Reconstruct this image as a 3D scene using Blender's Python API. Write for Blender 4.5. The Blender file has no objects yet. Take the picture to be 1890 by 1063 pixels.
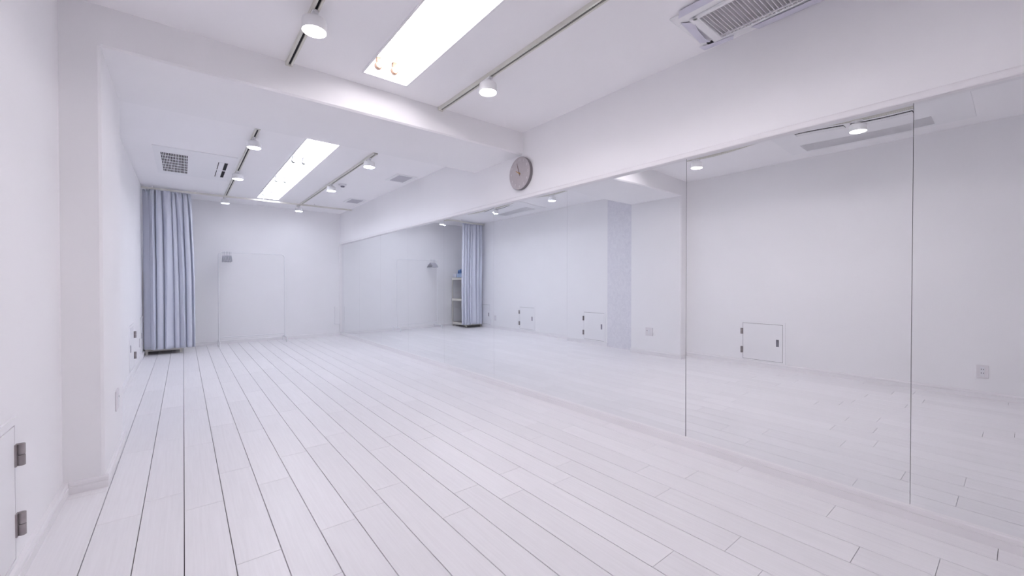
import bpy, math, random
from math import sin, cos, pi, radians as R
from mathutils import Vector, Matrix, Euler

random.seed(7)
SC = bpy.context.scene
COL = SC.collection

# ------------------------------------------------------------------ camera, world, exposure
cam_d = bpy.data.cameras.new('camera')
cam_d.sensor_width = 36.0
cam_d.lens = 755.9 / 1890 * 36.0
cam_d.clip_start = 0.02
cam = bpy.data.objects.new('camera', cam_d)
COL.objects.link(cam)
cam.location = (0, 0, 1.0)
cam.rotation_euler = Euler((R(90 - 0.584), 0, R(-38.723)), 'XYZ')
SC.camera = cam

world = bpy.data.worlds.new('world')
SC.world = world
world.use_nodes = True
world.node_tree.nodes['Background'].inputs[0].default_value = (0.9, 0.92, 1.0, 1)
world.node_tree.nodes['Background'].inputs[1].default_value = 0.0

SC.view_settings.view_transform = 'Standard'
SC.view_settings.look = 'None'
SC.view_settings.gamma = 1.0
SC.view_settings.use_curve_mapping = False
SC.view_settings.exposure = 0.0
SC.cycles.max_bounces = 12
SC.cycles.diffuse_bounces = 10
SC.cycles.glossy_bounces = 8
SC.cycles.caustics_reflective = True
SC.cycles.use_denoising = True
SC.cycles.sample_clamp_indirect = 10.0
SC.cycles.use_adaptive_sampling = True
SC.cycles.adaptive_threshold = 0.05
SC.cycles.use_light_tree = False
SC.cycles.time_limit = 1000

# lamp strengths (radiance of the glowing faces) and tints
TUBE_NEAR, TUBE_FAR = 19.0, 17.0
# spotlights: in front of / behind the beam, on the track by the hatches (a) or by the mirror (b)
LENS = {'near_a': 9.0, 'near_b': 70.0, 'far_a': 12.0, 'far_b': 42.0}
C_LENS_NEAR = (1.0, 0.945, 0.985)
C_TUBE_NEAR = (0.99, 0.935, 0.965)
C_TUBE_FAR = (0.93, 0.955, 1.06)
C_LENS = (0.89, 0.94, 1.09)

# ------------------------------------------------------------------ room numbers (metres, camera at the origin, 1 m up)
XL = -0.452          # wall with the hatches
XM = 2.412           # mirror face
XR = 2.390           # wall above the mirror
YE = 8.340           # end wall
YN = -1.50           # wall behind the camera
ZC = 2.360           # ceiling
YB0, YB1, ZB = 2.830, 3.600, 2.162    # beam and column
XC = -0.310          # column face
MY0, MW = 0.2942, 1.0013              # mirror joints
MZ1 = 1.764                           # underside of the trim over the mirror
XT_A, XT_B = 0.512, 1.556             # lighting tracks


# ------------------------------------------------------------------ materials
def new_mat(name):
    m = bpy.data.materials.new(name)
    m.use_nodes = True
    return m, m.node_tree, m.node_tree.nodes['Principled BSDF']


def paint(name, col, rough=0.6, spec=0.3, metal=0.0, var=0.02, scale=6.0, bump=0.0, bscale=180.0):
    m, nt, b = new_mat(name)
    b.inputs['Roughness'].default_value = rough
    b.inputs['Specular IOR Level'].default_value = spec
    b.inputs['Metallic'].default_value = metal
    tc = nt.nodes.new('ShaderNodeTexCoord')
    n = nt.nodes.new('ShaderNodeTexNoise')
    n.inputs['Scale'].default_value = scale
    n.inputs['Detail'].default_value = 1
    nt.links.new(tc.outputs['Object'], n.inputs['Vector'])
    rp = nt.nodes.new('ShaderNodeValToRGB')
    rp.color_ramp.elements[0].position = 0.3
    rp.color_ramp.elements[1].position = 0.7
    rp.color_ramp.elements[0].color = [max(0, c * (1 - var)) for c in col] + [1]
    rp.color_ramp.elements[1].color = [min(1, c * (1 + var)) for c in col] + [1]
    nt.links.new(n.outputs['Fac'], rp.inputs['Fac'])
    nt.links.new(rp.outputs['Color'], b.inputs['Base Color'])
    if bump:
        n2 = nt.nodes.new('ShaderNodeTexNoise')
        n2.inputs['Scale'].default_value = bscale
        n2.inputs['Detail'].default_value = 3
        nt.links.new(tc.outputs['Object'], n2.inputs['Vector'])
        bp = nt.nodes.new('ShaderNodeBump')
        bp.inputs['Strength'].default_value = bump
        bp.inputs['Distance'].default_value = 0.002
        nt.links.new(n2.outputs['Fac'], bp.inputs['Height'])
        nt.links.new(bp.outputs['Normal'], b.inputs['Normal'])
    return m


def glow(name, col, strength):
    m, nt, b = new_mat(name)
    b.inputs['Base Color'].default_value = (0.9, 0.9, 0.9, 1)
    b.inputs['Roughness'].default_value = 0.4
    b.inputs['Emission Color'].default_value = (*col, 1)
    b.inputs['Emission Strength'].default_value = strength
    return m


M = {}
M['wall'] = paint('wall_paper', (0.90, 0.893, 0.905), 0.75, 0.15, var=0.006, scale=2.5)
M['ceil'] = paint('ceiling_paper', (0.93, 0.92, 0.932), 0.8, 0.12, var=0.006, scale=2.0)
M['trim'] = paint('white_trim', (0.87, 0.855, 0.87), 0.45, 0.35, var=0.008)
M['hatch'] = paint('hatch_enamel', (0.885, 0.88, 0.895), 0.5, 0.3, var=0.004)
M['white'] = paint('white_enamel', (0.86, 0.86, 0.87), 0.35, 0.45, var=0.004)
M['plastic'] = paint('white_plastic', (0.80, 0.80, 0.83), 0.4, 0.4, var=0.006)
M['plate'] = paint('outlet_plastic', (0.79, 0.765, 0.785), 0.4, 0.4, var=0.006)
M['film'] = paint('masking_film', (0.66, 0.65, 0.74), 0.35, 0.4, var=0.03, scale=14, bump=0.35, bscale=26)
M['track'] = paint('aged_track', (0.71, 0.70, 0.64), 0.5, 0.35, var=0.02)
M['dark'] = paint('slot_black', (0.028, 0.026, 0.03), 0.7, 0.2, var=0.1)
M['shade_gap'] = paint('gap_dark', (0.13, 0.115, 0.125), 0.8, 0.1, var=0.1)
M['steel'] = paint('hinge_steel', (0.36, 0.33, 0.335), 0.45, 0.5, metal=0.35, var=0.08, scale=40)
M['pull'] = paint('latch_grey', (0.25, 0.24, 0.28), 0.45, 0.4, metal=0.3, var=0.05)
M['ivory'] = paint('ivory_steel', (0.72, 0.70, 0.64), 0.5, 0.35, var=0.02)
M['shelf'] = paint('shelf_board', (0.30, 0.29, 0.29), 0.6, 0.25, var=0.05)
M['rack'] = paint('rack_white', (0.86, 0.86, 0.88), 0.35, 0.4, var=0.004)
M['hanger'] = paint('hanger_plastic', (0.50, 0.50, 0.545), 0.35, 0.4, var=0.02)
M['clock'] = paint('clock_face_grey', (0.49, 0.45, 0.465), 0.6, 0.3, var=0.03, scale=30)
M['clock_rim'] = paint('clock_rim_grey', (0.22, 0.20, 0.215), 0.5, 0.3, var=0.03)
M['numeral'] = paint('numeral_white', (0.72, 0.69, 0.70), 0.5, 0.3, var=0.01)
M['gold'] = paint('brass_hand', (0.46, 0.27, 0.10), 0.35, 0.5, metal=0.4, var=0.04)
M['bronze'] = paint('bronze_hand', (0.17, 0.11, 0.09), 0.4, 0.5, metal=0.3, var=0.04)
M['vent'] = paint('vent_grey', (0.56, 0.55, 0.59), 0.6, 0.25, var=0.02)
M['vent_light'] = paint('vent_light_grey', (0.70, 0.685, 0.70), 0.5, 0.3, var=0.03, scale=9)
M['reflector'] = paint('lamp_reflector', (0.88, 0.88, 0.89), 0.4, 0.3, var=0.003)
M['holder'] = paint('lamp_holder_tan', (0.20, 0.125, 0.085), 0.5, 0.3, var=0.04)
M['holder_grey'] = paint('lamp_holder_grey', (0.16, 0.155, 0.16), 0.5, 0.3, var=0.04)
M['blue'] = paint('blue_plastic', (0.20, 0.32, 0.58), 0.35, 0.4, var=0.05)
M['paleblue'] = paint('pale_blue_box', (0.40, 0.50, 0.68), 0.5, 0.3, var=0.04)
M['bin'] = paint('clear_white_bin', (0.68, 0.69, 0.76), 0.35, 0.4, var=0.03)
M['tube_near'] = glow('tube_glow_near', C_TUBE_NEAR, TUBE_NEAR)
M['tube_far'] = glow('tube_glow_far', C_TUBE_FAR, TUBE_FAR)
for k_, v_ in LENS.items():
    M['lens_' + k_] = glow('spot_lens_glow_' + k_, C_LENS_NEAR if 'near' in k_ else C_LENS, v_)

# mirror: silvered glass
m, nt, b = new_mat('silvered_glass')
b.inputs['Metallic'].default_value = 1.0
b.inputs['Roughness'].default_value = 0.0
b.inputs['Base Color'].default_value = (0.935, 0.948, 0.957, 1)
M['mirror'] = m
M['glass_edge'] = paint('mirror_edge', (0.12, 0.12, 0.14), 0.3, 0.5, var=0.05)

# white wood planks
m, nt, b = new_mat('white_planks')
b.inputs['Roughness'].default_value = 0.36
b.inputs['Specular IOR Level'].default_value = 0.35
tc = nt.nodes.new('ShaderNodeTexCoord')
oi = nt.nodes.new('ShaderNodeObjectInfo')
add = nt.nodes.new('ShaderNodeVectorMath'); add.operation = 'ADD'
mul = nt.nodes.new('ShaderNodeVectorMath'); mul.operation = 'SCALE'
comb = nt.nodes.new('ShaderNodeCombineXYZ')
nt.links.new(oi.outputs['Random'], comb.inputs['X'])
nt.links.new(oi.outputs['Random'], comb.inputs['Y'])
nt.links.new(comb.outputs[0], mul.inputs[0]); mul.inputs['Scale'].default_value = 37.0
nt.links.new(tc.outputs['Object'], add.inputs[0]); nt.links.new(mul.outputs[0], add.inputs[1])
mp = nt.nodes.new('ShaderNodeMapping'); mp.inputs['Scale'].default_value = (95, 3.0, 20)
nt.links.new(add.outputs[0], mp.inputs['Vector'])
n1 = nt.nodes.new('ShaderNodeTexNoise'); n1.inputs['Scale'].default_value = 1.0
n1.inputs['Detail'].default_value = 6; n1.inputs['Roughness'].default_value = 0.65
nt.links.new(mp.outputs[0], n1.inputs['Vector'])
rp = nt.nodes.new('ShaderNodeValToRGB')
rp.color_ramp.elements[0].position = 0.28; rp.color_ramp.elements[0].color = (0.82, 0.805, 0.82, 1)
rp.color_ramp.elements[1].position = 0.62; rp.color_ramp.elements[1].color = (0.87, 0.857, 0.873, 1)
nt.links.new(n1.outputs['Fac'], rp.inputs['Fac'])
hv = nt.nodes.new('ShaderNodeHueSaturation')
mr = nt.nodes.new('ShaderNodeMapRange'); mr.inputs['To Min'].default_value = 0.975; mr.inputs['To Max'].default_value = 1.025
nt.links.new(oi.outputs['Random'], mr.inputs['Value'])
nt.links.new(mr.outputs[0], hv.inputs['Value']); nt.links.new(rp.outputs['Color'], hv.inputs['Color'])
nt.links.new(hv.outputs['Color'], b.inputs['Base Color'])
bp = nt.nodes.new('ShaderNodeBump'); bp.inputs['Strength'].default_value = 0.06; bp.inputs['Distance'].default_value = 0.001
nt.links.new(n1.outputs['Fac'], bp.inputs['Height']); nt.links.new(bp.outputs['Normal'], b.inputs['Normal'])
M['plank'] = m

# curtain cloth
m, nt, b = new_mat('blue_grey_cloth')
b.inputs['Roughness'].default_value = 0.85
b.inputs['Specular IOR Level'].default_value = 0.1
b.inputs['Sheen Weight'].default_value = 0.15
tc = nt.nodes.new('ShaderNodeTexCoord')
mp = nt.nodes.new('ShaderNodeMapping'); mp.inputs['Scale'].default_value = (600, 600, 500)
n1 = nt.nodes.new('ShaderNodeTexNoise'); n1.inputs['Scale'].default_value = 1.0
nt.links.new(tc.outputs['Object'], mp.inputs['Vector']); nt.links.new(mp.outputs[0], n1.inputs['Vector'])
rp = nt.nodes.new('ShaderNodeValToRGB')
rp.color_ramp.elements[0].color = (0.61, 0.63, 0.715, 1); rp.color_ramp.elements[1].color = (0.69, 0.71, 0.79, 1)
nt.links.new(n1.outputs['Fac'], rp.inputs['Fac']); nt.links.new(rp.outputs['Color'], b.inputs['Base Color'])
M['cloth'] = m

# mottled lilac wall sheet
m, nt, b = new_mat('mottled_lilac')
b.inputs['Roughness'].default_value = 0.6
tc = nt.nodes.new('ShaderNodeTexCoord')
n1 = nt.nodes.new('ShaderNodeTexNoise'); n1.inputs['Scale'].default_value = 14.0
n1.inputs['Detail'].default_value = 7; n1.inputs['Roughness'].default_value = 0.7; n1.inputs['Distortion'].default_value = 1.4
nt.links.new(tc.outputs['Object'], n1.inputs['Vector'])
rp = nt.nodes.new('ShaderNodeValToRGB')
rp.color_ramp.elements[0].position = 0.35; rp.color_ramp.elements[0].color = (0.74, 0.733, 0.785, 1)
rp.color_ramp.elements[1].position = 0.68; rp.color_ramp.elements[1].color = (0.83, 0.823, 0.865, 1)
nt.links.new(n1.outputs['Fac'], rp.inputs['Fac']); nt.links.new(rp.outputs['Color'], b.inputs['Base Color'])
M['lilac'] = m


# ------------------------------------------------------------------ mesh building
class MB:
    def __init__(s):
        s.v, s.f, s.m = [], [], []

    def box(s, x0, x1, y0, y1, z0, z1, mi=0):
        b = len(s.v)
        s.v += [(x, y, z) for z in (z0, z1) for y in (y0, y1) for x in (x0, x1)]
        for q in ((0, 2, 3, 1), (4, 5, 7, 6), (0, 1, 5, 4), (2, 6, 7, 3), (0, 4, 6, 2), (1, 3, 7, 5)):
            s.f.append([b + i for i in q]); s.m.append(mi)
        return s

    def prism(s, pts, axis, a0, a1, mi=0):
        """closed outline pts (two coordinates) extruded along axis 0/1/2 from a0 to a1"""
        n = len(pts); b = len(s.v)
        for a in (a0, a1):
            for p in pts:
                c = list(p); c.insert(axis, a); s.v.append(tuple(c))
        s.f.append([b + i for i in range(n)]); s.m.append(mi)
        s.f.append([b + n + i for i in reversed(range(n))]); s.m.append(mi)
        for i in range(n):
            j = (i + 1) % n
            s.f.append([b + i, b + n + i, b + n + j, b + j]); s.m.append(mi)
        return s

    def lathe(s, prof, c=(0, 0, 0), n=28, axis=2, mi=0):
        """profile of (radius, height) turned about an axis through c"""
        rows = []
        for r, h in prof:
            row = []
            for k in range(n):
                a = 2 * pi * k / n
                u, w = r * cos(a), r * sin(a)
                p = {2: (u, w, h), 0: (h, u, w), 1: (w, h, u)}[axis]
                row.append(len(s.v)); s.v.append((c[0] + p[0], c[1] + p[1], c[2] + p[2]))
            rows.append(row)
        for a, b_ in zip(rows, rows[1:]):
            for k in range(n):
                s.f.append([a[k], a[(k + 1) % n], b_[(k + 1) % n], b_[k]]); s.m.append(mi)
        s.f.append(list(reversed(rows[0]))); s.m.append(mi)
        s.f.append(rows[-1]); s.m.append(mi)
        return s

    def tube(s, pts, r, n=10, mi=0):
        pts = [Vector(p) for p in pts]
        rows = []
        up = Vector((0.31, 0.17, 0.94))
        for i, p in enumerate(pts):
            t = (pts[min(i + 1, len(pts) - 1)] - pts[max(i - 1, 0)]).normalized()
            a = t.cross(up)
            if a.length < 1e-3:
                a = t.cross(Vector((1, 0, 0)))
            a.normalize(); b_ = t.cross(a).normalized()
            row = []
            for k in range(n):
                w = 2 * pi * k / n
                q = p + a * (r * cos(w)) + b_ * (r * sin(w))
                row.append(len(s.v)); s.v.append(tuple(q))
            rows.append(row)
        for a, b_ in zip(rows, rows[1:]):
            for k in range(n):
                s.f.append([a[k], a[(k + 1) % n], b_[(k + 1) % n], b_[k]]); s.m.append(mi)
        s.f.append(list(reversed(rows[0]))); s.m.append(mi)
        s.f.append(rows[-1]); s.m.append(mi)
        return s

    def mesh(s, name, mats, smooth=False):
        me = bpy.data.meshes.new(name)
        me.from_pydata(s.v, [], s.f)
        for x in (mats if isinstance(mats, (list, tuple)) else [mats]):
            me.materials.append(x)
        me.polygons.foreach_set('material_index', s.m)
        import bmesh
        bm = bmesh.new(); bm.from_mesh(me)
        bmesh.ops.recalc_face_normals(bm, faces=bm.faces)
        bm.to_mesh(me); bm.free()
        if smooth:
            me.polygons.foreach_set('use_smooth', [True] * len(me.polygons))
            me.set_sharp_from_angle(angle=R(35))
        me.update()
        return me

    def build(s, name, mats, parent=None, smooth=False, bevel=0.0, loc=None):
        o = bpy.data.objects.new(name, s.mesh(name, mats, smooth))
        COL.objects.link(o)
        if parent is not None:
            o.parent = parent
        if loc is not None:
            o.location = loc
        if bevel:
            md = o.modifiers.new('bevel', 'BEVEL'); md.width = bevel; md.segments = 2; md.limit_method = 'ANGLE'
        return o


def tag(o, label=None, cat=None, group=None, kind=None):
    if label: o['label'] = label
    if cat: o['category'] = cat
    if group: o['group'] = group
    if kind: o['kind'] = kind
    return o


def empty(name, loc, label, cat, group=None, rz=0.0):
    o = bpy.data.objects.new(name, None)
    o.empty_display_size = 0.05
    COL.objects.link(o); o.location = loc; o.rotation_euler = (0, 0, rz)
    return tag(o, label, cat, group)


def copy_tree(src, parent=None):
    c = src.copy(); COL.objects.link(c)
    if parent is not None:
        c.parent = parent
        c.matrix_parent_inverse = src.matrix_parent_inverse
    for ch in list(src.children):
        copy_tree(ch, c)
    return c


def struct(o, label):
    return tag(o, label, None, None, 'structure')


# ------------------------------------------------------------------ room shell
XO0, XO1 = XL - 0.15, XR + 0.22
struct(MB().box(XL - 0.15, XL, YN - 0.15, YE + 0.15, -0.1, ZC + 0.2).build('wall_left', M['wall']),
       'long white wall with the access hatches')
struct(MB().box(XL, XO1, YE, YE + 0.15, -0.1, ZC + 0.2).build('wall_far', M['wall']),
       'white end wall behind the clothes rack')
struct(MB().box(XL, XO1, YN - 0.15, YN, -0.1, ZC + 0.2).build('wall_near', M['wall']),
       'white wall behind the camera')
wr = MB()
wr.box(XM + 0.016, XO1, YN, YE, -0.1, 1.78)
wr.box(XR, XO1, YN, YE, 1.78, ZC + 0.2)
struct(wr.build('wall_right', M['wall']), 'long white wall that carries the mirror')

# ceiling with two rectangular openings for the fluorescent fittings
F_X0, F_X1 = 0.908, 1.203
F_NEAR = (0.408, 2.658)
F_FAR = (4.165, 7.545)
cb = MB()
xs = [XL, F_X0, F_X1, XR]
ys = [YN, F_NEAR[0], F_NEAR[1], F_FAR[0], F_FAR[1], YE]
for i in range(3):
    for j in range(5):
        if i == 1 and j in (1, 3):
            continue
        cb.box(xs[i], xs[i + 1], ys[j], ys[j + 1], ZC, ZC + 0.2)
struct(cb.build('ceiling', M['ceil']), 'white papered ceiling')

CH = 0.011           # chamfered plaster corners
bm_ = MB().box(XL - 0.05, XC, YB0, YB1, ZB, ZC + 0.05)
bm_.prism([(YB0, ZC + 0.05), (YB0, ZB + CH), (YB0 + CH, ZB), (YB1, ZB), (YB1, ZC + 0.05)], 0, XC, XR + 0.03)
struct(bm_.build('beam', M['wall']), 'white beam across the ceiling')
cm_ = MB().prism([(XL - 0.05, YB0), (XC - CH, YB0), (XC, YB0 + CH), (XC, YB1), (XL - 0.05, YB1)], 2, -0.008, ZB)
struct(cm_.build('column', M['wall']), 'white shallow column under the beam')


# floor: dark bed with separate planks lying on it
floor = struct(MB().box(XL, XM + 0.016, YN, YE, -0.10, -0.0105).build('floor', M['shade_gap']), 'white plank floor')
PQ, PW, PL = -0.29099, 0.14331, 0.8975
PHASE = {-2: 1.1, -1: 1.86, 0: 2.39, 1: 2.51, 2: 2.30, 3: 1.74, 4: 1.47, 5: 1.77, 6: 1.82, 7: 1.95, 8: 1.54, 9: 1.69,
         10: 1.51, 11: 0.81, 12: 0.56, 13: 0.69, 14: 1.07, 15: 0.38, 16: 0.18, 17: 0.52, 18: 0.05, 19: 0.62}
GAP, EGAP = 0.0014, 0.0007
plank_cache = {}


def plank_mesh(w, l):
    key = (round(w, 4), round(l, 4))
    if key not in plank_cache:
        mb = MB()
        c, ce = 0.0009, 0.0004
        x0, x1, y0, y1 = -w / 2, w / 2, -l / 2, l / 2
        lv = [(x0, x1, y0, y1, -0.0105), (x0, x1, y0, y1, -c), (x0 + c, x1 - c, y0 + ce, y1 - ce, 0.0)]
        for a in lv:
            mb.v += [(a[0], a[2], a[4]), (a[1], a[2], a[4]), (a[1], a[3], a[4]), (a[0], a[3], a[4])]
        for k in (0, 4):
            for i in range(4):
                j = (i + 1) % 4
                mb.f.append([k + i, k + j, k + 4 + j, k + 4 + i]); mb.m.append(0)
        mb.f.append([8, 9, 10, 11]); mb.m.append(0)
        plank_cache[key] = mb.mesh('plank', M['plank'])
    return plank_cache[key]


for r in range(-2, 20):
    xa, xb = PQ + PW * r + GAP, PQ + PW * (r + 1) - GAP
    xa, xb = max(xa, XL + 0.001), min(xb, XM - 0.004)
    if xb - xa < 0.004:
        continue
    k = math.floor((YN - PHASE[r]) / PL)
    y = PHASE[r] + k * PL
    while y < YE:
        ya, yb = max(y + EGAP, YN + 0.001), min(y + PL - EGAP, YE - 0.001)
        y += PL
        if yb - ya < 0.01:
            continue
        o = bpy.data.objects.new('plank', plank_mesh(xb - xa, yb - ya))
        COL.objects.link(o); o.parent = floor
        o.location = ((xa + xb) / 2, (ya + yb) / 2, 0)


# baseboards: face, groove and rounded cap
def base_profile(t, h=0.057):
    return [(0, 0.0), (t, 0.0), (t, 0.033), (t - 0.003, 0.0345), (t - 0.003, 0.0365), (t - 0.0005, 0.038),
            (t - 0.001, h - 0.006), (t - 0.005, h), (0, h)]


def baseboard_x(name, xw, sgn, t, y0, y1, label):
    pts = [(xw + sgn * d, z) for d, z in base_profile(t)]
    return struct(MB().prism(pts, 1, y0, y1).build(name, M['trim']), label)


def baseboard_y(name, yw, sgn, t, x0, x1, label):
    mb = MB()
    pts = [(yw + sgn * d, z) for d, z in base_profile(t)]
    mb.prism(pts, 0, x0, x1)
    return struct(mb.build(name, M['trim']), label)


baseboard_x('baseboard_left', XL, 1, 0.0215, YN, YB0 - 0.0, 'white baseboard under the first hatch')
baseboard_y('baseboard_column', YB0, -1, 0.015, XL + 0.0215, XC + 0.015, 'white baseboard on the column face')
baseboard_x('baseboard_column_side', XC, 1, 0.015, YB0, YB1 + 0.004, 'white baseboard on the column side')
baseboard_x('baseboard_left_far', XL, 1, 0.0215, 4.142, YE, 'white baseboard under the distant hatches')
baseboard_y('baseboard_far', YE, -1, 0.020, XL + 0.0215, XM - 0.019, 'white baseboard of the end wall')
baseboard_x('baseboard_right', XM + 0.016, -1, 0.035, YN, YE - 0.02, 'white baseboard under the mirror')

# trims around the mirror
tp = [(XR + 0.03, 1.796), (XR - 0.004, 1.796), (XR - 0.010, 1.792), (XR - 0.012, 1.786), (XR - 0.012, 1.768),
      (XR - 0.009, MZ1), (XR + 0.03, MZ1)]
struct(MB().prism(tp, 1, YN, YE).build('trim_1', M['trim']), 'slim white trim along the top of the mirror')
struct(MB().box(XM - 0.040, XM + 0.016, YE - 0.012, YE, 0.057, MZ1).build('trim_2', M['trim'], bevel=0.002),
       'white upright trim where the mirror meets the end wall')

# lilac sheet on the wall behind the column
tag(MB().box(XL, XL + 0.004, YB1, 4.142, 0.0, ZC).build('wall_panel', M['lilac']),
    'mottled lilac strip of wall covering beside the column, seen in the mirror', 'wall panel')

# ------------------------------------------------------------------ mirror
mir = empty('wall_mirror', (XM, 3.4, 0), 'long frameless wall mirror made of upright panels, running the whole room', 'mirror')
NZ, NY = 70, 30
Z0m, Z1m = 0.030, 1.790


def bend(z, flat):
    # the glass leans very slightly back towards its foot
    if flat: return 0.0
    s, n = 0.0, 24
    if z >= 0.85: return 0.0
    for i in range(n):
        zz = z + (0.85 - z) * (i + 0.5) / n
        s += min(0.0065, 0.0197 * (0.85 - zz)) * (0.85 - z) / n
    return s


for k in range(-2, 8):
    ya = MY0 + MW * k + (0.0009 if k <= 1 else 0.0004)
    yb = MY0 + MW * (k + 1) - (0.0009 if k <= 0 else 0.0004)
    ya = max(ya, YN + 0.002)
    if k == 7:
        yb = YE - 0.014
    flat = (k == 1)
    mb = MB()
    ph = random.uniform(0, 6.28)
    zs = [Z0m + (Z1m - Z0m) * (i / NZ) ** 0.72 for i in range(NZ + 1)]
    for z in zs:
        bx = bend(z, flat)
        for j in range(NY + 1):
            t = j / NY
            e = math.exp(-(MZ1 - z) / 0.055) if z < MZ1 else 1.0
            edge = 1 + 0.5 * (math.exp(-t / 0.06) + math.exp(-(1 - t) / 0.06))
            wob = 0.0004 * e * edge * (0.6 + sin(2 * pi * 1.3 * t + ph))
            mb.v.append((XM + bx - wob, ya + (yb - ya) * t, z))
    W = NY + 1
    for i in range(NZ):
        for j in range(NY):
            a = i * W + j
            mb.f.append([a, a + 1, a + W + 1, a + W]); mb.m.append(0)
    # edge ring and back
    nb = len(mb.v)
    ring = [j for j in range(W)] + [i * W + NY for i in range(1, NZ + 1)] + [NZ * W + j for j in range(NY - 1, -1, -1)] + [i * W for i in range(NZ - 1, 0, -1)]
    for q in ring:
        x, y_, z_ = mb.v[q]
        mb.v.append((XM + 0.014, y_, z_))
    n = len(ring)
    for i in range(n):
        j = (i + 1) % n
        mb.f.append([ring[i], ring[j], nb + j, nb + i]); mb.m.append(1)
    mb.f.append([nb + i for i in range(n)]); mb.m.append(1)
    o = mb.build('mirror_panel', [M['mirror'], M['glass_edge']], mir, smooth=True)
    o.location = (-XM, -3.4, 0)


# ------------------------------------------------------------------ fluorescent fittings
def troffer(y0, y1, seams, tube_mat, hold_mat, label):
    cx, L = (F_X0 + F_X1) / 2, y1 - y0
    root = empty('fluorescent_light', (cx, (y0 + y1) / 2, ZC), label, 'ceiling light', 'recessed fluorescent lights')
    hw, d, t = (F_X1 - F_X0) / 2, 0.115, 0.004
    h = MB()
    for sx in (-1, 1):   # splayed sides
        h.prism([(sx * hw, 0), (sx * hw * 0.93, d), (sx * hw * 0.93 + sx * t, d), (sx * (hw + 0.0), 0.002)], 1, -L / 2, L / 2)
    h.box(-hw * 0.95, hw * 0.95, -L / 2, L / 2, d, d + t)
    for sy in (-1, 1):
        h.box(-hw, hw, sy * L / 2 - t / 2, sy * L / 2 + t / 2, 0.0, d)
    h.box(-0.018, 0.018, -L / 2 + 0.01, L / 2 - 0.01, d - 0.022, d)          # ridge between the tubes
    h.build('reflector', M['reflector'], root)
    fl = MB()
    w = 0.010
    fl.box(-hw - w, -hw + 0.002, -L / 2 - w, L / 2 + w, -0.004, 0.0)
    fl.box(hw - 0.002, hw + w, -L / 2 - w, L / 2 + w, -0.004, 0.0)
    fl.box(-hw, hw, -L / 2 - w, -L / 2 + 0.002, -0.004, 0.0)
    fl.box(-hw, hw, L / 2 - 0.002, L / 2 + w, -0.004, 0.0)
    fl.build('flange', M['white'], root)
    cuts = [-L / 2] + [s - (y0 + y1) / 2 for s in seams] + [L / 2]
    for sx in (-0.054, 0.054):
        for a, b_ in zip(cuts, cuts[1:]):
            MB().lathe([(0.006, a + 0.028), (0.0155, a + 0.03), (0.0155, b_ - 0.03), (0.006, b_ - 0.028)],
                       (sx, 0, 0.064), 12, axis=1).build('tube', tube_mat, root, smooth=True)
            for e, sg in ((a, 1), (b_, -1)):
                hb = MB()
                y_a, y_b = sorted((e + sg * 0.006, e + sg * 0.030))
                hb.lathe([(0.021, y_a), (0.0235, y_a + 0.003), (0.0235, y_b - 0.003), (0.021, y_b)], (sx, 0, 0.064), 16, axis=1)
                hb.box(sx - 0.013, sx + 0.013, y_a, y_b, 0.07, d)
                hb.build('lamp_holder', hold_mat, root, smooth=True)
    return root


troffer(F_NEAR[0], F_NEAR[1], [F_NEAR[1] - 1.125], M['tube_near'], M['holder'], 'bright recessed fluorescent light in front of the beam')
troffer(F_FAR[0], F_FAR[1], [F_FAR[0] + 1.125, F_FAR[0] + 2.25], M['tube_far'], M['holder_grey'],
        'long recessed fluorescent light with three pairs of tubes behind the beam')


# ------------------------------------------------------------------ lighting tracks and spotlights
def track(x, y0, y1, label):
    root = empty('lighting_track', (x, (y0 + y1) / 2, ZC), label, 'lighting track', 'ceiling lighting tracks')
    L = (y1 - y0) / 2
    mb = MB()
    w, h = 0.0175, 0.024
    mb.prism([(-w, 0), (-w, -h), (-0.0065, -h), (-0.0065, -h + 0.012), (0.0065, -h + 0.012), (0.0065, -h), (w, -h), (w, 0)], 1, -L, L)
    mb.build('channel', M['track'], root)
    MB().box(-0.0064, 0.0064, -L + 0.012, L - 0.012, -h + 0.008, -h + 0.0119).build('slot', M['dark'], root)
    for s in (-1, 1):
        MB().box(-w - 0.001, w + 0.001, min(s * L, s * (L - 0.014)), max(s * L, s * (L - 0.014)) , -h - 0.0015, 0.0).build('end_cap', M['track'], root)
    return root


TK = 'on the track '
track(XT_A, -0.20, YB0 - 0.002, 'grooved ceiling track in front of the beam, farther from the mirror')
track(XT_B, -0.20, YB0 - 0.002, 'grooved ceiling track in front of the beam, closer to the mirror')
track(XT_A, 4.15, 7.86, 'grooved ceiling track behind the beam, closer to the curtain')
track(XT_B, 4.18, 7.90, 'grooved ceiling track behind the beam, closer to the mirror')


def make_spot(lens):
    root = empty('track_spotlight', (0, 0, 0), 'x', 'spotlight', 'white track spotlights')
    # origin: middle of the glowing face; track underside is 0.091 above
    ad = MB().box(-0.014, 0.014, -0.034, 0.034, 0.083, 0.093)
    ad.lathe([(0.016, 0.072), (0.0175, 0.074), (0.0175, 0.084)], n=18)
    ad.build('adapter', M['white'], root, smooth=True)
    MB().lathe([(0.0075, 0.062), (0.0075, 0.074)], n=14).lathe([(0.010, 0.058), (0.012, 0.060), (0.012, 0.065), (0.010, 0.067)], n=14).build('stem', M['white'], root, smooth=True)
    R0 = 0.0565
    MB().lathe([(R0 - 0.004, 0.002), (R0, 0.0), (R0, 0.049), (R0 - 0.002, 0.055), (R0 - 0.008, 0.0595), (0.012, 0.0605)], n=36).build('housing', M['white'], root, smooth=True)
    MB().lathe([(R0 - 0.0045, -0.0012), (R0 - 0.003, 0.0), (R0 - 0.003, 0.002)], n=36).build('lens', M[lens], root, smooth=True)
    return root


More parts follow.
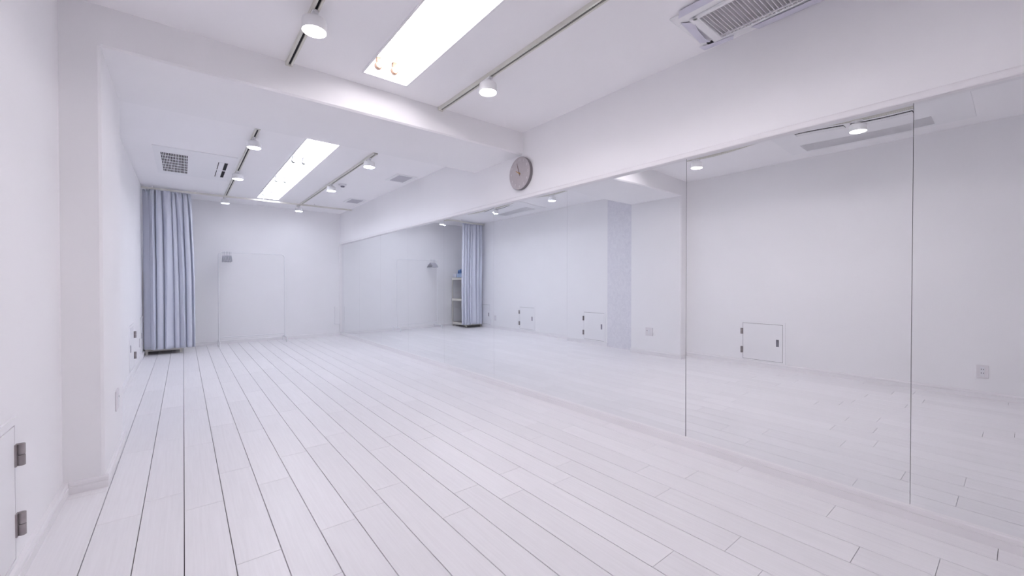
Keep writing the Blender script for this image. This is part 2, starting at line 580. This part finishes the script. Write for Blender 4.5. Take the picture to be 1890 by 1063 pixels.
ZS = 2.245
spots = [
    (XT_A, 2.20, 'white spotlight in front of the beam, on the track farther from the mirror'),
    (XT_A, 0.85, 'white spotlight beside the air-conditioner slots in front of the beam, seen in the mirror'),
    (XT_A, 4.42, 'white spotlight just behind the beam, on the track closer to the curtain'),
    (XT_A, 5.86, 'white spotlight beside the two dark air-conditioner slots behind the beam'),
    (XT_A, 7.74, 'white spotlight by the end wall, on the track closer to the curtain'),
    (XT_B, 2.19, 'white spotlight in front of the beam and above the clock'),
    (XT_B, 0.95, 'white spotlight beside the taped ceiling grille'),
    (XT_B, 4.38, 'white spotlight just behind the beam, on the track closer to the mirror'),
    (XT_B, 5.82, 'white spotlight beside the smoke detector'),
    (XT_B, 7.80, 'white spotlight by the end wall, on the track closer to the mirror'),
]
protos = {}
for i, (x, y, lb) in enumerate(spots):
    key = ('near' if y < YB0 else 'far') + ('_a' if x == XT_A else '_b')
    if key not in protos:
        o = protos[key] = make_spot('lens_' + key)
    else:
        o = copy_tree(protos[key])
    o.location = (x, y, ZS); o['label'] = lb


# ------------------------------------------------------------------ ceiling air conditioners
def aircon(y0, label):
    """panel with a return grille and two outlet slots; y0 is the panel edge closer to the camera"""
    root = empty('ceiling_air_conditioner', (0.115, y0 + 0.645, ZC), label, 'air conditioner', 'ceiling air conditioners')
    def P(x): return x - 0.115
    def Q(y): return y - 0.645          # y measured from the panel edge
    t = 0.005
    gx0, gx1, gy0, gy1 = -0.180, 0.045, 0.235, 1.150
    sx0, sx1 = 0.312, 0.402
    px0, px1, py0, py1 = -0.235, 0.470, 0.0, 1.290
    pb = MB()
    for a, b_, c, d in ((px0, gx0, py0, py1), (gx0, gx1, py0, gy0), (gx0, gx1, gy1, py1), (gx1, sx0, py0, py1),
                        (sx0, sx1, py0, 0.305), (sx0, sx1, 0.680, 0.720), (sx0, sx1, 1.090, py1), (sx1, px1, py0, py1)):
        pb.box(P(a), P(b_), Q(c), Q(d), -t, 0)
    pb.build('panel', M['hatch'], root)
    MB().box(P(gx0), P(gx1), Q(gy0), Q(gy1), -0.0015, -0.0005).build('grille_back', M['dark'], root)
    g = MB()
    n = 17
    for i in range(n + 1):
        x = gx0 + (gx1 - gx0) * i / n
        g.box(P(x - 0.0024), P(x + 0.0024), Q(gy0), Q(gy1), -t - 0.001, -0.0015)
    for i in range(8):
        y = gy0 + (gy1 - gy0) * i / 7
        g.box(P(gx0), P(gx1), Q(y - 0.0075), Q(y + 0.0075), -0.0032, -0.0016)
    g.build('grille', M['hatch'], root)
    for a, b_ in ((0.305, 0.680), (0.720, 1.090)):
        MB().box(P(sx0), P(sx1), Q(a), Q(b_), -0.0015, -0.0005).build('outlet_slot', M['dark'], root)
        MB().box(P(sx0 + 0.008), P(sx0 + 0.057), Q(a + 0.006), Q(b_ - 0.006), -t - 0.001, -0.002).build('vane', M['hatch'], root)
    return root


aircon(5.315, 'flush ceiling air conditioner with dark grille and slots behind the beam')
aircon(0.245, 'flush ceiling air conditioner in front of the beam, seen only in the mirror')


# ------------------------------------------------------------------ taped-over ceiling grille beside the mirror
root = empty('ceiling_grille', (2.16, 0.60, ZC), 'large ribbed ceiling grille with peeling masking film beside the mirror', 'ceiling vent')
gx0, gx1, gy0, gy1 = 1.955, 2.365, 0.10, 1.145
fr = MB()
ix0, ix1, iy0, iy1 = 2.035, 2.290, 0.22, 1.030
for a, b_, c, d in ((gx0, ix0, gy0, gy1), (ix1, gx1, gy0, gy1), (ix0, ix1, gy0, iy0), (ix0, ix1, iy1, gy1)):
    fr.box(a - 2.16, b_ - 2.16, c - 0.6, d - 0.6, -0.012, 0.0)
fr.build('frame', M['white'], root, bevel=0.004)
# raised smooth rim with a rounded corner look
rim = MB()
for a, b_, c, d in ((ix0 - 0.022, ix0, iy0 - 0.03, iy1 + 0.03), (ix1, ix1 + 0.012, iy0 - 0.03, iy1 + 0.03), (ix0 - 0.022, ix1 + 0.012, iy1, iy1 + 0.045), (ix0 - 0.022, ix1 + 0.012, iy0 - 0.03, iy0)):
    rim.box(a - 2.16, b_ - 2.16, c - 0.6, d - 0.6, -0.026, -0.010)
rim.build('rim', M['white'], root, bevel=0.006)
MB().box(ix0 - 2.16, ix1 - 2.16, iy0 - 0.6, iy1 - 0.6, -0.004, -0.002).build('backing', M['vent'], root)
slat_me = MB().prism([(-0.004, -0.008), (0.0015, -0.024), (0.0048, -0.024), (0.0005, -0.008)], 0, ix0 - 2.16, ix1 - 2.16).mesh('slat', M['vent_light'])
ny = 46
for i in range(1, ny):
    o = bpy.data.objects.new('slat', slat_me); COL.objects.link(o); o.parent = root
    o.location = (0, iy0 + (iy1 - iy0) * i / ny - 0.6, 0)
MB().box(2.262 - 2.16, 2.270 - 2.16, iy0 - 0.6, iy1 - 0.6, -0.027, -0.020).build('cross_bar', M['vent_light'], root)


def film(name_pts, thick=0.0015):
    mb = MB()
    b0 = len(mb.v)
    n = len(name_pts)
    for dz in (0, -thick):
        for x, y, z in name_pts:
            mb.v.append((x - 2.16, y - 0.6, z - ZC + dz))
    mb.f.append(list(range(n))); mb.m.append(0)
    mb.f.append(list(reversed(range(n, 2 * n)))); mb.m.append(0)
    for i in range(n):
        j = (i + 1) % n
        mb.f.append([i, j, n + j, n + i]); mb.m.append(0)
    return mb.build('masking_film', M['film'], root)


zf = ZC - 0.014
film([(1.925, 1.075, zf + 0.006), (1.968, 1.105, zf), (1.975, 0.50, zf), (1.930, 0.45, zf + 0.006)])
film([(2.010, 1.115, zf), (2.045, 1.060, zf - 0.010), (2.120, 1.078, zf - 0.014), (2.210, 1.088, zf - 0.016), (2.270, 1.085, zf - 0.014), (2.262, 1.140, zf)])
film([(2.300, 1.162, zf), (2.345, 1.155, zf - 0.004), (2.352, 1.000, zf - 0.008), (2.322, 0.985, zf - 0.006), (2.318, 1.060, zf - 0.002)])
film([(2.322, 0.90, zf - 0.004), (2.372, 0.88, zf - 0.002), (2.378, 0.40, zf - 0.002), (2.325, 0.40, zf - 0.006)])
MB().box(2.290 - 2.16, 2.318 - 2.16, 1.088 - 0.6, 1.118 - 0.6, -0.0135, -0.0115).build('gap', M['dark'], root)


# square ceiling vents and smoke detector
def square_vent(y, label):
    root = empty('ceiling_vent', (2.20, y, ZC), label, 'ceiling vent', 'square ceiling vents')
    f = MB()
    a, b_ = 0.090, 0.155
    w = 0.045
    for x0, x1, y0, y1 in ((-a - w, -a, -b_ - w, b_ + w), (a, a + w, -b_ - w, b_ + w), (-a, a, -b_ - w, -b_), (-a, a, b_, b_ + w)):
        f.box(x0, x1, y0, y1, -0.006, 0.0)
    f.build('frame', M['white'], root, bevel=0.002)
    MB().box(-a, a, -b_, b_, -0.003, -0.0015).build('backing', M['vent'], root)
    sm = MB().prism([(-0.006, -0.003), (0.004, -0.010), (0.007, -0.010), (-0.002, -0.003)], 1, -b_, b_).mesh('slat', M['vent'])
    for i in range(9):
        o = bpy.data.objects.new('slat', sm); COL.objects.link(o); o.parent = root
        o.location = (-a + 0.01 + i * 0.02, 0, 0)


square_vent(5.035, 'grey square ceiling vent just behind the beam')
square_vent(6.875, 'grey square ceiling vent close to the end wall')
root = empty('smoke_detector', (1.705, 5.83, ZC), 'small round white smoke detector on the ceiling between the vents and the track', 'smoke detector')
MB().lathe([(0.050, 0.0), (0.050, -0.012), (0.046, -0.020), (0.030, -0.024)], n=28).build('base', M['plastic'], root, smooth=True)
MB().lathe([(0.026, -0.022), (0.026, -0.034), (0.020, -0.040)], n=24).build('sensor_cap', M['pull'], root, smooth=True)


# ------------------------------------------------------------------ hatches on the wall
def make_hatch():
    root = empty('access_hatch', (XL, 0, 0), 'x', 'access hatch', 'low white access hatches')
    # local origin: wall plane, door middle in y, floor height in z
    hy, z0, z1 = 0.209, 0.077, 0.522
    g, t, w = 0.0035, 0.006, 0.026
    f = MB()
    for y0, y1, a, b_ in ((-hy - g - w, -hy - g, z0 - g - w * 0.6, z1 + g + w), (hy + g, hy + g + w, z0 - g - w * 0.6, z1 + g + w),
                          (-hy - g, hy + g, z0 - g - w * 0.6, z0 - g), (-hy - g, hy + g, z1 + g, z1 + g + w)):
        f.box(0, t, y0, y1, a, b_)
    f.build('frame', M['hatch'], root)
    MB().box(0, 0.001, -hy - g, hy + g, z0 - g, z1 + g).build('gap', M['shade_gap'], root)
    door = MB().box(0.001, t - 0.0005, -hy, hy, z0, z1).build('door', M['hatch'], root)
    hd = MB().box(t - 0.0015, t + 0.001, -hy + 0.036, -hy + 0.064, 0.262, 0.345)
    hd.build('latch', M['pull'], door)
    MB().box(t + 0.0008, t + 0.0035, -hy + 0.040, -hy + 0.060, 0.267, 0.335).build('latch_lever', M['pull'], door)
    for a, b_ in ((0.146, 0.224), (0.384, 0.458)):
        h = MB()
        h.box(t - 0.001, t + 0.004, hy - 0.003, hy + 0.012, a, b_)
        m_ = (a + b_) / 2
        for c, d in ((a, m_ - 0.0008), (m_ + 0.0008, b_)):
            h.lathe([(0.0085, c), (0.010, c + 0.001), (0.010, d - 0.001), (0.0085, d)], (t + 0.012, hy + 0.014, 0), 16)
            h.box(t, t + 0.014, hy + 0.008, hy + 0.020, c, d)
        h.build('hinge', M['steel'], root, smooth=True)
    return root


hatches = [(1.903, 'low white access hatch in front of the column, hinged side towards the column'),
           (4.418, 'low white access hatch next to the lilac strip, seen in the mirror'),
           (6.115, 'low white access hatch between the lilac strip and the curtain'),
           (7.560, 'low white access hatch partly hidden behind the curtain')]
hp = make_hatch()
for i, (y, lb) in enumerate(hatches):
    o = hp if i == 0 else copy_tree(hp)
    o.location = (XL, y, 0); o['label'] = lb


# ------------------------------------------------------------------ outlets
def outlet(x, y, z, label, kind):
    root = empty('wall_outlet', (x, y, z), label, 'outlet', 'white wall outlets')
    hwid = 0.057 if kind == 1 else 0.035
    MB().box(0, 0.007, -hwid, hwid, -0.058, 0.058).build('plate', M['plate'], root, bevel=0.003)
    if kind == 2:
        MB().box(0.006, 0.009, -0.012, 0.012, -0.043, 0.043).build('insert', M['plastic'], root, bevel=0.001)
        for zz in (-0.013, 0.021):
            for yy in (-0.006, 0.006):
                MB().box(0.0085, 0.0093, yy - 0.0016, yy + 0.0016, zz - 0.005, zz + 0.005).build('socket_hole', M['dark'], root)
    elif kind == 1:
        MB().box(0.006, 0.009, -0.012, 0.012, -0.033, 0.033).build('insert', M['plastic'], root, bevel=0.001)
        MB().lathe([(0.006, 0.0085), (0.006, 0.0095)], (0, 0.030, 0.012), 14, axis=0).build('jack', M['pull'], root)
    else:
        MB().box(0.006, 0.009, -0.012, 0.012, -0.033, 0.033).build('insert', M['plastic'], root, bevel=0.001)


outlet(XL, 0.208, 0.235, 'white wall outlet with four socket holes, seen in the mirror', 2)
outlet(XC, 3.30, 0.325, 'white wall plate on the side of the column', 1)
outlet(XL, 7.165, 0.235, 'small white wall plate between the curtain and the hatch', 0)
tag(MB().box(2.275, XM - 0.041, YE - 0.016, YE, 0.215, 0.56).build('cable_cover', M['wall'], bevel=0.003),
    'flat white cover box on the end wall beside the mirror', 'cover box')

# ------------------------------------------------------------------ clock
CYc, CZc, CR = 2.836, 1.992, 0.146
ck = empty('wall_clock', (XR, CYc, CZc), 'round grey wall clock with white numerals and brass hands above the mirror', 'clock')
MB().lathe([(CR - 0.002, 0.0), (CR, -0.002), (CR, -0.028), (CR - 0.002, -0.030)], n=64, axis=0).build('case', M['clock_rim'], ck, smooth=True)
MB().lathe([(CR - 0.0025, -0.0295), (CR - 0.004, -0.0312)], n=64, axis=0).build('dial', M['clock'], ck, smooth=True)
for hnum in range(1, 13):
    cu = bpy.data.curves.new('numeral', 'FONT')
    cu.body = str(hnum); cu.size = 0.030; cu.align_x = 'CENTER'; cu.align_y = 'CENTER'; cu.extrude = 0.0004
    cu.materials.append(M['numeral'])
    tmp = bpy.data.objects.new('numeral_source', cu)
    o = bpy.data.objects.new('numeral', bpy.data.meshes.new_from_object(tmp)); COL.objects.link(o); o.parent = ck
    bpy.data.objects.remove(tmp)
    a = hnum / 12 * 2 * pi
    o.location = (-0.0318, -sin(a) * CR * 0.80, cos(a) * CR * 0.80)
    o.rotation_euler = Euler((R(90), 0, R(-90)), 'XYZ')


def hand(name, ang, L, tail, w, x, mat):
    mb = MB()
    d = Vector((0, -sin(ang), cos(ang))); n = Vector((0, cos(ang), sin(ang)))
    pts = [d * -tail + n * w * 0.9, d * -tail - n * w * 0.9, d * L * 0.7 - n * w, d * L - n * w * 0.25, d * L + n * w * 0.25, d * L * 0.7 + n * w]
    mb.prism([(p.y, p.z) for p in pts], 0, x - 0.001, x)
    mb.build(name, mat, ck)


hand('hour_hand', R(300), 0.056, 0.022, 0.0042, -0.0335, M['gold'])
hand('minute_hand', R(343), 0.098, 0.026, 0.0030, -0.0352, M['bronze'])
MB().lathe([(0.007, -0.031), (0.007, -0.038), (0.004, -0.039)], n=20, axis=0).build('hub', M['gold'], ck, smooth=True)

# ------------------------------------------------------------------ curtain rail and curtain
YR = 7.57
rl = empty('curtain_rail', (XL + 1.0, YR, 2.325), 'slim beige curtain rail across the room before the end wall', 'curtain rail')
ox = XL + 1.0
MB().box(XL + 0.004 - ox, XR - 0.02 - ox, -0.009, 0.009, -0.013, 0.013).build('rail', M['track'], rl, bevel=0.002)
for x in (XL + 0.12, 0.15, 1.0, 1.75, XR - 0.08):
    MB().box(x - 0.006 - ox, x + 0.006 - ox, -0.008, 0.008, 0.012, ZC - 2.325).build('bracket', M['trim'], rl)
MB().box(XR - 0.024 - ox, XR - 0.008 - ox, -0.013, 0.013, -0.018, 0.016).build('end_cap', M['trim'], rl, bevel=0.002)

NS, NZc = 420, 46
zt, zb = 2.309, 0.082
folds = [0.00, 0.133, 0.252, 0.389, 0.587, 0.663, 0.816, 0.924, 1.0]   # groove positions along the run


def fold_phase(s):
    for i in range(len(folds) - 1):
        if s <= folds[i + 1]:
            return i + (s - folds[i]) / (folds[i + 1] - folds[i])
    return len(folds) - 1


amp = [0.010, 0.074, 0.058, 0.068, 0.046, 0.060, 0.048, 0.038, 0.03]
skew = [0, 0.004, -0.006, -0.030, 0.020, 0.022, 0.016, 0.012, 0]
mb = MB()
for iz in range(NZc + 1):
    t = iz / NZc                       # 0 top, 1 bottom
    z = zt + (zb - zt) * t
    right = 0.088 + 0.044 * min(1, t * 1.8) ** 0.7
    left = XL + 0.014
    spread = min(1, t * 5) ** 0.6
    for i in range(NS + 1):
        s = i / NS
        p = fold_phase(s)
        k = min(int(p), len(amp) - 1); f = p - int(p)
        q = sin(pi * f) ** 0.62 if f > 0 else 0
        a = amp[k] * (0.6 + 0.4 * spread) * (1 + 0.15 * sin(3.1 * t + k)) * (1 - 0.22 * (1 - spread) * (0.5 + 0.5 * cos(4 * pi * f)))
        x = left + (right - left) * s + skew[k] * sin(pi * f) * t + 0.010 * sin(2 * pi * f) * (1 if k % 2 else -1) * spread
        back = 0.05 * max(0.0, 1 - s / 0.16) * (0.4 + 0.6 * spread)
        pinch = 0.006 * math.exp(-((t - 0.045) / 0.02) ** 2) * sin(pi * f)
        y = YR + 0.038 - a * 1.5 * q + back + 0.009 * cos(6 * pi * f) * math.exp(-(t / 0.05) ** 2) + pinch + 0.006 * sin(9 * s + 2.2 * t)
        mb.v.append((x, y - YR, z))
W = NS + 1
for iz in range(NZc):
    for i in range(NS):
        a = iz * W + i
        mb.f.append([a, a + 1, a + W + 1, a + W]); mb.m.append(0)
cr = empty('curtain', (0, YR, 0), 'pale blue-grey pleated curtain drawn to the corner in front of the shelf unit', 'curtain')
co = mb.build('cloth', M['cloth'], cr, smooth=True)
sd = co.modifiers.new('thickness', 'SOLIDIFY'); sd.thickness = 0.0025
hk = MB().box(-0.003, 0.003, -0.004, 0.004, -0.012, 0.004).mesh('hook', M['plastic'])
for i in range(8):
    o = bpy.data.objects.new('hook', hk); COL.objects.link(o); o.parent = cr
    o.location = (XL + 0.05 + i * 0.066, 0.0, 2.3075)

# ------------------------------------------------------------------ shelf unit behind the curtain, with things on top
SX0, SX1, SY0, SY1 = -0.425, -0.020, 7.675, 8.262
su = empty('shelf_unit', ((SX0 + SX1) / 2, (SY0 + SY1) / 2, 0), 'ivory steel shelf unit with three dark boards behind the curtain', 'shelf unit')
sx, sy = (SX1 - SX0) / 2, (SY1 - SY0) / 2
LH = 1.150
for ax in (-1, 1):
    for ay in (-1, 1):
        l = MB()
        w, t = 0.030, 0.003
        x0, y0 = ax * sx, ay * sy
        l.box(min(x0, x0 - ax * t), max(x0, x0 - ax * t), min(y0, y0 - ay * w), max(y0, y0 - ay * w), 0.0, LH)
        l.box(min(x0, x0 - ax * w), max(x0, x0 - ax * w), min(y0, y0 - ay * t), max(y0, y0 - ay * t), 0.0, LH)
        l.build('leg', M['ivory'], su)
for z0, z1 in ((0.045, 0.103), (0.608, 0.664), (1.086, 1.142)):
    b_ = MB().box(-sx + 0.004, sx - 0.004, -sy + 0.004, sy - 0.004, z1 - 0.012, z1).build('board', M['shelf'], su)
    e = MB()
    e.box(-sx - 0.001, sx + 0.001, -sy - 0.002, -sy + 0.002, z0, z1 - 0.001)
    e.box(-sx - 0.001, sx + 0.001, sy - 0.002, sy + 0.002, z0, z1 - 0.001)
    e.box(-sx - 0.002, -sx + 0.002, -sy, sy, z0, z1 - 0.001)
    e.box(sx - 0.002, sx + 0.002, -sy, sy, z0, z1 - 0.001)
    e.build('edge_rail', M['ivory'], b_)

ZT = 1.1435


def bin_(name, x, y, w, d, h, mat, label, cat, lid=None):
    root = empty(name, (x, y, ZT), label, cat)
    t = 0.004
    pr = MB()
    for s0, s1, r0, r1 in ((-w / 2, w / 2, -d / 2, -d / 2 + t), (-w / 2, w / 2, d / 2 - t, d / 2), (-w / 2, -w / 2 + t, -d / 2, d / 2), (w / 2 - t, w / 2, -d / 2, d / 2)):
        pr.box(s0, s1, r0, r1, 0, h)
    pr.box(-w / 2, w / 2, -d / 2, d / 2, 0, t)
    pr.build('body', mat, root, bevel=0.002)
    rim = MB()
    for s0, s1, r0, r1 in ((-w / 2 - .006, w / 2 + .006, -d / 2 - .006, -d / 2), (-w / 2 - .006, w / 2 + .006, d / 2, d / 2 + .006), (-w / 2 - .006, -w / 2, -d / 2, d / 2), (w / 2, w / 2 + .006, -d / 2, d / 2)):
        rim.box(s0, s1, r0, r1, h - 0.012, h)
    rim.build('rim', mat, root)
    return root


bin_('storage_bin', -0.120, 8.168, 0.17, 0.145, 0.085, M['bin'], 'low white storage bin on top of the shelf unit', 'bin')
bin_('storage_box', -0.120, 7.945, 0.18, 0.24, 0.088, M['paleblue'], 'pale blue storage box on the shelf unit by the curtain', 'box')
# folded cloths standing out of the box, each an arched strip of stiff cloth
for (y, w, hgt, mat, lb) in ((8.010, 0.07, 0.170, 'blue', 'blue folded cloth in the pale blue box, beside the white bin'),
                             (7.915, 0.085, 0.185, 'blue', 'blue folded cloth in the pale blue box, touching the curtain side')):
    mb = MB()
    for k in range(3):
        pts = []
        r = w * (0.52 - 0.10 * k)
        for i in range(13):
            a = pi * i / 12
            pts.append((r * cos(a), 0.004 + (hgt - 0.012 * k - 0.004) * (0.55 + 0.45 * sin(a)) if 0 < i < 12 else 0.004))
        inner = [(p[0] * 0.90, p[1] - 0.006 if p[1] > 0.01 else p[1]) for p in reversed(pts)]
        mb.prism(pts + inner, 0, -0.055 + 0.012 * k, 0.085 - 0.010 * k)
    o = mb.build('folded_cloth', M[mat], None, smooth=True, loc=(-0.130, y, ZT + 0.0045))
    tag(o, lb, 'cloth', 'blue cloths in the box')

# ------------------------------------------------------------------ clothes rack and hangers
RX0, RX1, RY, RZ = 0.440, 1.385, 8.115, 1.512
rk = empty('clothes_rack', ((RX0 + RX1) / 2, RY, 0), 'thin white metal clothes rack standing before the end wall', 'clothes rack')
hw = (RX1 - RX0) / 2
rr = 0.055
pts = [(-hw, 0, 0.085), (-hw, 0, RZ - rr)]
for i in range(1, 7):
    a = pi / 2 * i / 6
    pts.append((-hw + rr - rr * cos(a), 0, RZ - rr + rr * sin(a)))
for i in range(0, 7):
    a = pi / 2 * i / 6
    pts.append((hw - rr + rr * sin(a), 0, RZ - rr + rr * cos(a)))
pts += [(hw, 0, RZ - rr - 0.02), (hw, 0, 0.085)]
MB().tube(pts, 0.0085, 12).build('hoop', M['rack'], rk, smooth=True)
MB().tube([(-hw, 0, 0.132), (hw, 0, 0.132)], 0.007, 10).build('cross_bar', M['rack'], rk, smooth=True)
for sgn in (-1, 1):
    f = [(sgn * hw, -0.175, 0.0), (sgn * hw, -0.175, 0.045)]
    for i in range(1, 6):
        a = pi / 2 * i / 5
        f.append((sgn * hw, -0.175 + 0.03 - 0.03 * cos(a), 0.045 + 0.03 * sin(a)))
    f += [(sgn * hw, y_, z_) for (_, y_, z_) in [(0, -v[1], v[2]) for v in reversed(f)]]
    MB().tube(f, 0.009, 10).build('foot', M['rack'], rk, smooth=True)
    MB().tube([(sgn * hw, 0, 0.060), (sgn * hw, 0, 0.105)], 0.0125, 12).build('socket', M['rack'], rk, smooth=True)


def make_hanger():
    root = empty('clothes_hanger', (0, 0, 0), 'x', 'hanger', 'white hangers on the clothes rack')
    mb = MB()
    r = 0.0145
    hook = []
    for i in range(15):
        a = R(-60) + R(250) * i / 14
        hook.append((0, r * cos(a), r * sin(a) - r + 0.0085 + 0.0048))
    hook += [(0, -0.004, -0.030), (0, 0, -0.040), (0, 0, -0.060)]
    MB().tube(hook, 0.0024, 8).build('hook', M['hanger'], root, smooth=True)
    sh = [(0, 0, -0.055)]
    ww, dz = 0.145, -0.150
    def arm(s):
        return [(0, s * 0.02, -0.060), (0, s * 0.055, -0.080), (0, s * 0.10, -0.108), (0, s * 0.132, -0.132), (0, s * ww, dz + 0.008), (0, s * (ww - 0.008), dz)]
    path = list(reversed(arm(-1))) + [(0, 0, -0.055)] + arm(1)
    # flat moulded shoulders: broad strip
    MB().tube(path, 0.0085, 10).build('shoulder', M['hanger'], root, smooth=True)
    MB().tube([(0, -ww + 0.008, dz), (0, ww - 0.008, dz)], 0.0042, 8).build('bar', M['hanger'], root, smooth=True)
    return root


order = ['closest to the curtain', 'second from the curtain', 'third from the curtain', 'fourth from the curtain', 'fifth from the curtain', 'closest to the mirror']
hg = make_hanger()
for i in range(6):
    o = hg if i == 0 else copy_tree(hg)
    o.location = (0.502 + i * 0.021, RY, RZ)
    o['label'] = 'white plastic hanger on the clothes rack, ' + order[i]
